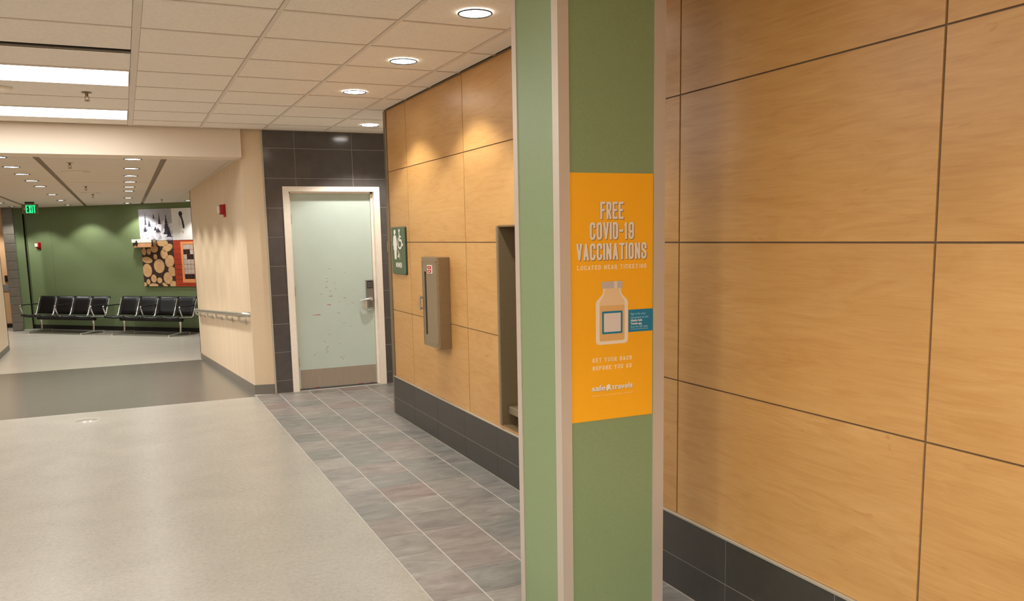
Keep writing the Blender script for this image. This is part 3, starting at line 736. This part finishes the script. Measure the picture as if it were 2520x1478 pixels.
# ---------------------------------------------------------------- picture panels on the green wall
def W_(u, z, d): return GWM @ Vector((u, d, z))
ua, ub, uc = .524, 1.412, 2.02
zt_, zm, zb2 = 2.305, 1.622, .615
PT = .03
def panel(label, u0, u1, z0, z1, mat, cat='picture'):
    t = thing('wall_picture', label, cat); t.matrix_basis = GWM @ Matrix.Translation(((u0+u1)/2, 0, z0))
    obj('picture_board', MB(GWM).box(u0+.001, u1-.001, .0, PT, z0+.001, z1-.001), mat, t)
    return t
t = panel('grey picture of snowy spruce trees, top left of the four', ua, ub, zm, zt_, 'snow')
sky = [(ua+.002, 2.02), (.62, 2.06), (.75, 1.98), (.90, 2.03), (1.05, 1.99), (1.2, 2.05), (1.41, 1.98), (1.41, zt_-.002), (ua+.002, zt_-.002)]
obj('sky', MB().prism(sky, W_, PT, PT+.0015), 'snowsky', t)
tr = MB()
for cx, zb0, ztop, w in ((.70, 1.97, 2.22, .035), (.80, 1.93, 2.08, .05), (.93, 2.10, 2.21, .03), (1.08, 1.98, 2.20, .045), (1.26, 1.76, 2.19, .10), (1.32, 1.70, 1.90, .09), (1.03, 1.80, 1.90, .09), (.68, 1.82, 1.95, .05), (.96, 1.84, 1.93, .06)):
    P_ = [(cx, ztop)]; m = 7
    for i in range(1, m+1):
        f = i/m; P_ += [(cx+w*f*(.75+.25*(i % 2)), ztop-(ztop-zb0)*f), (cx+w*f*.6, ztop-(ztop-zb0)*(f+.02))]
    L_ = [(2*cx-a, b) for a, b in P_[1:]][::-1]
    tr.prism(P_+L_, W_, PT+.0015, PT+.003)
obj('spruce_print', tr, 'spruce', t)
t = panel('white picture with a slim dark standing figure, top right of the four', ub, uc, zm, zt_, 'photowhite')
fg = MB()
fg.prism(ellipse(1.655, 2.185, .050, .052), W_, PT, PT+.0015)
fg.prism([(1.62, 2.165), (1.68, 2.165), (1.725, 2.02), (1.742, 1.92), (1.738, 1.865), (1.70, 1.87), (1.685, 1.95), (1.668, 2.06)], W_, PT, PT+.0015)
obj('figure_print', fg, 'spruce', t)
f2 = MB(); f2.prism([(1.612, 2.14), (1.64, 2.15), (1.62, 2.02), (1.628, 1.93), (1.605, 1.96)], W_, PT, PT+.001)
f2.prism([(1.57, 1.82), (1.64, 1.805), (1.70, 1.83), (1.725, 1.79), (1.70, 1.755), (1.665, 1.765), (1.68, 1.795), (1.62, 1.80), (1.585, 1.76), (1.575, 1.77), (1.60, 1.80)], W_, PT, PT+.001)
obj('figure_print', f2, 'photopane', t)
t = panel('picture of cut log ends, bottom left of the four', ua+.01, ub-.01, zb2, zm-.004, 'photodark')
# crop-pixel outlines of the log ends, mapped onto the board
lg = MB()
def lm(x, y_):     # picture fraction -> wall
    return (ua+.012+x*(ub-ua-.024), zm-.006-y_*(zm-zb2-.008))
def blob(cx, cy, rx, ry, rot=0, n=14, sq=1.0):
    out = []
    for k in range(n):
        q = 2*PI*k/n; c, s = math.cos(q), math.sin(q)
        x = rx*math.copysign(abs(c)**sq, c); y_ = ry*math.copysign(abs(s)**sq, s)
        X = cx+x*math.cos(rot)-y_*math.sin(rot); Y = cy+x*math.sin(rot)+y_*math.cos(rot)
        out.append((min(max(X, 0), 1), min(max(Y, 0), 1)))
    return out
logs = [blob(.07, .23, .07, .085), blob(.225, .235, .065, .07), blob(.40, .17, .12, .09), blob(.42, .35, .062, .06), blob(.52, .555, .17, .155),
        blob(.70, .30, .12, .10, .4), blob(.86, .45, .15, .13, -.6), blob(.15, .42, .17, .07, .1), blob(.13, .65, .15, .15, -.4), blob(.32, .83, .09, .09),
        blob(.14, .90, .06, .06), blob(.50, .87, .08, .065), blob(.77, .82, .14, .13, .2), blob(.92, .67, .13, .10, .5), blob(.30, .985, .15, .05), blob(.93, .96, .11, .08),
        blob(.03, .96, .05, .05), blob(.66, .05, .19, .075, 0), blob(.82, .16, .17, .08, -.3), blob(.66, .97, .09, .04, .4), blob(.17, .04, .17, .05)]
for b_ in logs: lg.prism([lm(*p) for p in b_], W_, PT, PT+.0015)
obj('log_end_print', lg, 'photolog', t)
rg = MB()
for b_ in logs[:14]:
    cx = sum(p[0] for p in b_)/len(b_); cy = sum(p[1] for p in b_)/len(b_)
    rg.prism([lm(cx+(p[0]-cx)*.35, cy+(p[1]-cy)*.35) for p in b_], W_, PT+.0015, PT+.002)
obj('log_heart_print', rg, 'woodblock', t)
t = panel('picture of an orange window in red planks, bottom right of the four', ub-.008, uc, zb2, zm-.004, 'photored')
wn = MB()
for q in rect_sub((1.60, 1.985, .70, 1.585), (1.66, 1.93, .775, 1.53)): wn.prism([(q[0], q[2]), (q[1], q[2]), (q[1], q[3]), (q[0], q[3])], W_, PT, PT+.002)
obj('window_frame_print', wn, 'photoframe', t)
pn = MB(); pk = MB()
blackp = {(0, 5), (1, 5), (1, 4), (2, 4), (0, 0), (1, 0), (2, 0)}
for i in range(3):
    for j in range(7):
        a = 1.665+i*.088; b = .78+j*.107
        (pk if (i, j-0) in blackp else pn).prism([(a, b), (a+.082, b), (a+.082, b+.100), (a, b+.100)], W_, PT, PT+.0015)
obj('pane_print', pn, 'photopane', t); obj('dark_pane_print', pk, 'dark', t)
pl_ = MB()
for k in range(9): pl_.prism([(ub-.006, zb2+.04+k*.11), (uc-.002, zb2+.04+k*.11), (uc-.002, zb2+.045+k*.11), (ub-.006, zb2+.045+k*.11)], W_, PT, PT+.0008)
obj('plank_joint_print', pl_, 'photodark', t)
# carved block with moose and tree cut-outs
mz = thing('carved_block', 'pine block with a white top band and dark moose cut-out across the log picture', 'wall decoration'); mz.matrix_basis = GWM @ Matrix.Translation((.66, 0, 1.475))
obj('pine_block', MB(GWM).bevbox(.41, .95, PT+.004, .13, 1.475, 1.578, .006), 'woodblock', mz)
obj('white_band', MB(GWM).bevbox(.37, .95, PT+.004, .135, 1.578, 1.652, .004), 'white', mz)
ms = [(.415, 1.50), (.425, 1.50), (.432, 1.535), (.50, 1.535), (.512, 1.50), (.522, 1.50), (.528, 1.56), (.545, 1.575), (.53, 1.585), (.515, 1.60), (.53, 1.615), (.52, 1.63), (.50, 1.62), (.485, 1.625), (.49, 1.605), (.47, 1.578), (.42, 1.575), (.41, 1.55)]
obj('moose_cutout', MB().prism(ms, W_, .135, .141), 'dark', mz)
tc = [(.935, 1.655), (.955, 1.60), (.945, 1.60), (.968, 1.55), (.955, 1.55), (.975, 1.49), (.905, 1.49), (.922, 1.55), (.912, 1.55), (.93, 1.60), (.918, 1.60)]
obj('tree_cutout', MB().prism(tc, W_, .135, .141), 'dark', mz)

# ---------------------------------------------------------------- tandem seating
def seat_profile(n=12):
    """side view of the sling seat: (v out of wall, z); v is measured from the beam"""
    return [(.30, .405), (.285, .425), (.24, .430), (.16, .415), (.05, .398), (-.06, .388), (-.13, .392)]
def back_profile():
    return [(-.135, .43), (-.165, .50), (-.205, .60), (-.245, .71), (-.275, .785), (-.300, .805), (-.318, .79)]
def sheet(prof, u0, u1, th, sag):
    m = MB(); n = len(prof); us = [u0+(u1-u0)*k/6 for k in range(7)]
    vs = []
    for side in (0, 1):
        for v, z in prof:
            for k, u in enumerate(us):
                s = sag*math.sin(PI*k/6); vs.append((u, v-(th if side and prof is not None else 0)*.35, z-s-(th if side else 0)))
    fs = []
    q = n*7
    for i in range(n-1):
        for k in range(6):
            a = i*7+k; fs.append((a, a+1, a+8, a+7)); fs.append((q+a+7, q+a+8, q+a+1, q+a))
    for i in range(n-1):
        for k in (0, 6):
            a = i*7+k; fs.append((a, a+7, q+a+7, q+a))
    for i in (0, n-1):
        for k in range(6):
            a = i*7+k; fs.append((a, a+1, q+a+1, q+a))
    return m.add(vs, fs, True)
def make_bench():
    r = thing('tandem_bench', '', 'bench')
    wseat = .51
    edges = [(-2+k)*wseat for k in range(5)]
    obj('beam', MB().bevbox(edges[0]+.18, edges[4]-.18, -.035, .035, .285, .355, .006).box(edges[0]+.2, edges[4]-.2, -.10, .10, .355, .375), 'black', r)
    for k in range(4):
        obj('seat', sheet(seat_profile(), edges[k]+.012, edges[k+1]-.012, .030, .024), 'vinylblack', r)
        bk = sheet(back_profile(), edges[k]+.012, edges[k+1]-.012, .028, .0)
        obj('backrest', bk, 'vinylblack', r)
    for k in range(5):
        e = edges[k]
        obj('side_rail', MB().tube([(e, .295, .40), (e, .16, .392), (e, -.06, .37), (e, -.13, .40), (e, -.205, .60), (e, -.27, .765)], [.009, .011, .015, .015, .011, .008], 8), 'chrome', r)
    for k in (0, 2, 4):
        e = edges[k]
        a = obj('armrest', MB().tube([(e, .20, .40), (e, .235, .47), (e, .275, .575), (e, .285, .612), (e, .262, .622)], [.013, .013, .014, .018, .016], 8), 'chrome', r)
        obj('arm_pad', MB().bevbox(e-.021, e+.021, -.19, .27, .620, .640, .006), 'black', a)
    for e in (-.76, .76):
        l_ = obj('leg', MB().tube([(e, -.02, .30), (e, -.025, .20), (e, -.01, .08), (e, .0, .035)], [.035, .024, .024, .032], 10, sx=.7)
                 .tube([(e, .36, .024), (e, .18, .034), (e, .0, .048), (e, -.16, .034), (e, -.30, .024)], [.016, .018, .022, .018, .016], 8), 'chrome', r)
        for v in (.355, -.295): obj('glide', MB().cyl((e, v, 0), (e, v, .026), .020, 10), 'chrome', l_)
    return r
b1 = make_bench(); b2 = copy_tree(b1)
# local y of the bench points out of the green wall
flip = Matrix.Rotation(GW_ROT, 4, 'Z') @ Matrix.Diagonal((1, -1, 1, 1))
BROT = Matrix(((GW_T.x, GW_N.x, 0, 0), (GW_T.y, GW_N.y, 0, 0), (0, 0, 1, 0), (0, 0, 0, 1)))
for b_, u, v, lab in ((b1, -1.289, .525, 'left black four-seat bench with chrome legs under the green wall'), (b2, 1.03, .455, 'right black four-seat bench with chrome legs below the pictures')):
    p = GWM @ Vector((u, v, ZF2)); b_.matrix_basis = Matrix.Translation(p) @ BROT
    b_['label'] = lab; b_['group'] = 'black tandem benches along the green wall'

# ---------------------------------------------------------------- exit sign
ex = thing('exit_sign', 'green lit exit sign hanging from the low ceiling by the glass blocks', 'exit sign', (-1.64, 19.6, ZC2))
obj('ceiling_mount', MB().bevbox(-1.72, -1.555, 19.56, 19.64, 2.392, ZC2, .004), 'black', ex)
pn_ = obj('acrylic_panel', MB().box(-1.785, -1.487, 19.594, 19.606, 2.194, 2.385), 'exitpanel', ex)
obj('letter_field', MB().box(-1.715, -1.535, 19.592, 19.594, 2.208, 2.366), 'exitback', pn_)
fe = lambda u, z, d: (u, 19.592-d, z)
obj('exit_lettering', lettering(MB(), 'EXIT', fe, -1.712, -1.540, 2.210, 2.364, .0088, .001, .3), 'exitgreen', ex)
obj('chevron', MB().prism([(-1.750, 2.288), (-1.728, 2.310), (-1.728, 2.266)], fe, -.002, .001), 'caplight', ex)

# ---------------------------------------------------------------- lamps
def lamp_light(name, energy, parent, spot, r, z, blend=.35):
    ld = bpy.data.lights.new(name, 'SPOT'); ld.energy = energy; ld.color = LIGHT_RGB; ld.spot_size = math.radians(spot); ld.spot_blend = blend; ld.shadow_soft_size = r
    o = bpy.data.objects.new(name, ld); COL.objects.link(o); o.parent = parent; o.location = (0, 0, z); return o
def make_downlight():
    r = thing('downlight', '', 'downlight')
    obj('trim_ring', MB().lathe([(.086, 0), (.087, -.004), (.083, -.007), (.0795, -.006), (.079, 0)], (0, 0, 0), 40), 'dark', r)
    obj('lens', MB().lathe([(.079, -.0012), (.06, -.0018), (.03, -.002), (.0005, -.002)], (0, 0, 0), 40), 'lens', r)
    return r
proto = make_downlight()
first = [True]
def downlight(x, y, z, label, group, energy, spot):
    if first[0]: o = proto; first[0] = False
    else: o = copy_tree(proto)
    o.location = (x, y, z); o['label'] = label; o['group'] = group
    for c in kids(o):
        if c.type == 'LIGHT': bpy.data.objects.remove(c)
    lamp_light('lamp', energy, o, spot, .06, -.012)
    return o
ORD = ['first', 'second', 'third', 'fourth', 'fifth', 'sixth', 'seventh', 'last']
near_names = ['round downlight in the hall ceiling nearest the green pillar', 'second round hall downlight from the green pillar', 'third round hall downlight from the green pillar']
for (x, y), nm in zip(((1.675, 4.064), (1.687, 5.290), (1.680, 6.503)), near_names):
    downlight(x, y, ZC, nm, 'downlights along the maple wall', SPOT_MAIN, 118)
downlight(2.294, 8.352, ZC, 'round downlight over the pale green door', 'downlights along the maple wall', SPOT_MAIN*1.5, 118)
for y, w_ in ((.40, 'just behind'), (-.82, 'farther behind')):  # out-of-view lamps added to light the pillar front and near wall
    downlight(1.68, y, ZC, 'added unseen downlight along the near maple wall %s the camera' % w_, 'downlights along the maple wall', SPOT_MAIN, 118)
for y, w_ in ((.62, 'above'), (-.60, 'just behind'), (-1.82, 'farther behind')):  # more unseen lamps, added to brighten the lower pillar front and poster
    downlight(.76, y, ZC, 'added unseen downlight in the hall ceiling %s the camera, away from the wall' % w_, 'added downlights over the hall', SPOT_MAIN, 118)
for i, y in enumerate((9.552, 10.754, 11.933, 13.132, 14.335, 15.47, 17.875, 20.29)):
    downlight(.154, y, ZC2, f'round downlight, {ORD[i]} from the soffit in the right row of the low ceiling', 'downlights in the low ceiling', SPOT_WAIT, 118)
for i, y in enumerate((9.58, 10.75, 11.84, 13.03, 14.296, 16.63, 18.887, 21.19)):
    downlight(-1.037, y, ZC2, f'round downlight, {ORD[i]} from the soffit in the left row of the low ceiling', 'downlights in the low ceiling', SPOT_WAIT, 118)
downlight(1.300, 19.033, ZC2, 'round downlight in the low ceiling at the top edge of the beige ramp wall', 'downlights in the low ceiling', SPOT_WAIT, 118)
downlight(-2.196, 20.06, ZC2, 'round downlight at the left edge of the low ceiling, nearer one', 'downlights in the low ceiling', SPOT_WAIT, 118)
downlight(-2.182, 22.0, ZC2, 'round downlight in the low ceiling just left of the exit sign', 'downlights in the low ceiling', SPOT_WAIT, 118)
downlight(-2.95, 22.75, ZC2, 'added unseen downlight behind the glass block pier, before the apricot wall', 'downlights in the low ceiling', SPOT_WAIT*1.3, 118)  # extra hidden lamp put in to brighten the apricot wall
# strip lights
def strip_light(x0, x1, y0, y1, label, dz=0.0):
    t = thing('strip_light', label, 'ceiling light', ((x0+x1)/2, (y0+y1)/2, ZC), 0, 'bright ceiling strip lights')
    fr_ = MB()
    for q in rect_sub((x0+.008, x1-.004, y0+.012, y1-.012), (x0+.016, x1-.010, y0+.022, y1-.022)): fr_.box(q[0], q[1], q[2], q[3], ZC-.001-dz, ZC+.03)
    obj('light_frame', fr_, 'frame', t)
    obj('diffuser', MB().box(x0+.016, x1-.010, y0+.022, y1-.022, ZC+.004-dz, ZC+.012), 'troffer', t)
    return t
for r, nm in ((4, 'nearer wide white strip light in the ceiling at upper left'), (1, 'farther white strip light in the ceiling beside the soffit')):
    strip_light(-1.07, .126, bounds[r+1], bounds[r], nm)
    strip_light(-2.29, -1.07, bounds[r+1], bounds[r], 'strip light beyond the left edge, continuing the %s one' % nm.split()[0])
for r in (8, 11):  # strips added out of frame to lift the near wall and ceiling
    for x0, x1 in ((-1.07, .126), (-2.29, -1.07)):
        strip_light(x0, x1, bounds[r+1], bounds[r], 'added unseen strip light %s the camera, %s one' % ('ahead of' if r == 8 else 'above', 'right' if x0 > -1.2 else 'left'))
for y, n_ in ((.10, 'first'), (-1.1, 'second'), (-2.3, 'third')):  # unseen rows added as fill for surfaces facing the camera
    for x0, x1, w_ in ((-1.07, .126, 'right'), (-2.29, -1.07, 'left')):
        strip_light(x0, x1, y, y+.6, 'added unseen strip light behind the camera, %s row, %s one' % (n_, w_), .010)
# slot diffuser
sd = thing('slot_diffuser', 'dark linear air slot across the ceiling before the nearer strip light', 'air diffuser', (-1, 5.56, ZC))
obj('slot_blade', MB().box(-2.29, .126, SLOT[0]+.028, SLOT[0]+.052, ZC-.002, ZC+.01), 'steeldark', sd)
obj('slot_edge', MB().box(-2.29, .126, SLOT[0], SLOT[0]+.014, ZC-.001, ZC+.012).box(-2.29, .126, SLOT[1]-.006, SLOT[1], ZC-.001, ZC+.012), 'dark', sd)
# sprinklers
def make_sprinkler():
    r = thing('sprinkler', '', 'sprinkler')
    obj('escutcheon', MB().lathe([(.001, -.004), (.030, -.004), (.036, 0)], (0, 0, 0), 20), 'steel', r)
    obj('stem', MB().cyl((0, 0, 0), (0, 0, -.028), .013, 10, .010).tube([(-.011, 0, -.026), (-.014, 0, -.042), (0, 0, -.056)], .003, 6).tube([(.011, 0, -.026), (.014, 0, -.042), (0, 0, -.056)], .003, 6), 'steeldark', r)
    obj('deflector', MB().lathe([(.001, -.060), (.020, -.060), (.020, -.057), (.001, -.056)], (0, 0, 0), 16), 'steeldark', r)
    return r
sp0 = make_sprinkler(); used = False
for x, y, z, lab in ((-.16, 7.128, ZC, 'fire sprinkler in the hall ceiling between the two strip lights'), (-.443, 10.11, ZC2, 'fire sprinkler in the low ceiling nearest the soffit'),
                  (-.438, 14.24, ZC2, 'fire sprinkler midway along the low ceiling'), (-.41, 16.5, ZC2, 'fire sprinkler in the low ceiling farthest from the soffit'),
                  (.77, 18.47, ZC2, 'faint fire sprinkler in the low ceiling above the pictures')):
    o = sp0 if not used else copy_tree(sp0); used = True
    o.location = (x, y, z); o['label'] = lab; o['group'] = 'ceiling sprinklers'
sm = thing('smoke_detector', 'round pale smoke detector at the left edge between the strip lights', 'smoke detector', (-.70, 7.08, ZC))
obj('detector_body', MB().lathe([(.06, 0), (.062, -.012), (.05, -.03), (.03, -.038), (.001, -.040)], (-.70, 7.08, ZC+.003), 28), 'frame', sm)
obj('detector_base', MB().lathe([(.075, 0), (.076, -.006), (.06, -.010)], (-.70, 7.08, ZC+.003), 28), 'offwhite', sm)
for x, y, lab in ((-.44, 11.3, 'round ceiling air diffuser, nearer one in the low ceiling'), (-.43, 16.07, 'round ceiling air diffuser, farther one in the low ceiling')):
    t = thing('air_diffuser', lab, 'air diffuser', (x, y, ZC2), 0, 'round air diffusers')
    obj('outer_cone', MB().lathe([(.155, 0), (.15, -.012), (.11, -.004), (.10, 0)], (x, y, ZC2), 32), 'tile2', t)
    obj('inner_cone', MB().lathe([(.09, 0), (.085, -.014), (.04, -.016), (.001, -.016)], (x, y, ZC2), 32), 'tee', t)
# floor access cover
fcv = thing('floor_cover', 'round flush access cover in the pale floor near the ramp', 'floor cover', (-.418, 8.47, 0))
obj('cover_plate', MB().lathe([(.092, 0), (.091, .0025), (.001, .003)], (-.418, 8.47, 0), 36), 'floor', fcv)
obj('cover_rim', MB().lathe([(.104, 0), (.103, .003), (.096, .003), (.095, 0)], (-.418, 8.47, 0), 36), 'waitfloor', fcv)
for o in bpy.data.objects:
    if o.name.split('.')[0] in ('label_text', 'pane_print', 'dark_pane_print', 'plank_joint_print', 'log_end_print', 'log_heart_print', 'spruce_print', 'figure_print', 'keypad_button', 'small_print',
                                'headline', 'headline_shadow', 'subtitle', 'slogan', 'logo', 'logo_shadow', 'sign_word', 'exit_lettering', 'label_mark', 'label_band'):
        o['kind'] = 'stuff'
bpy.context.view_layer.update()
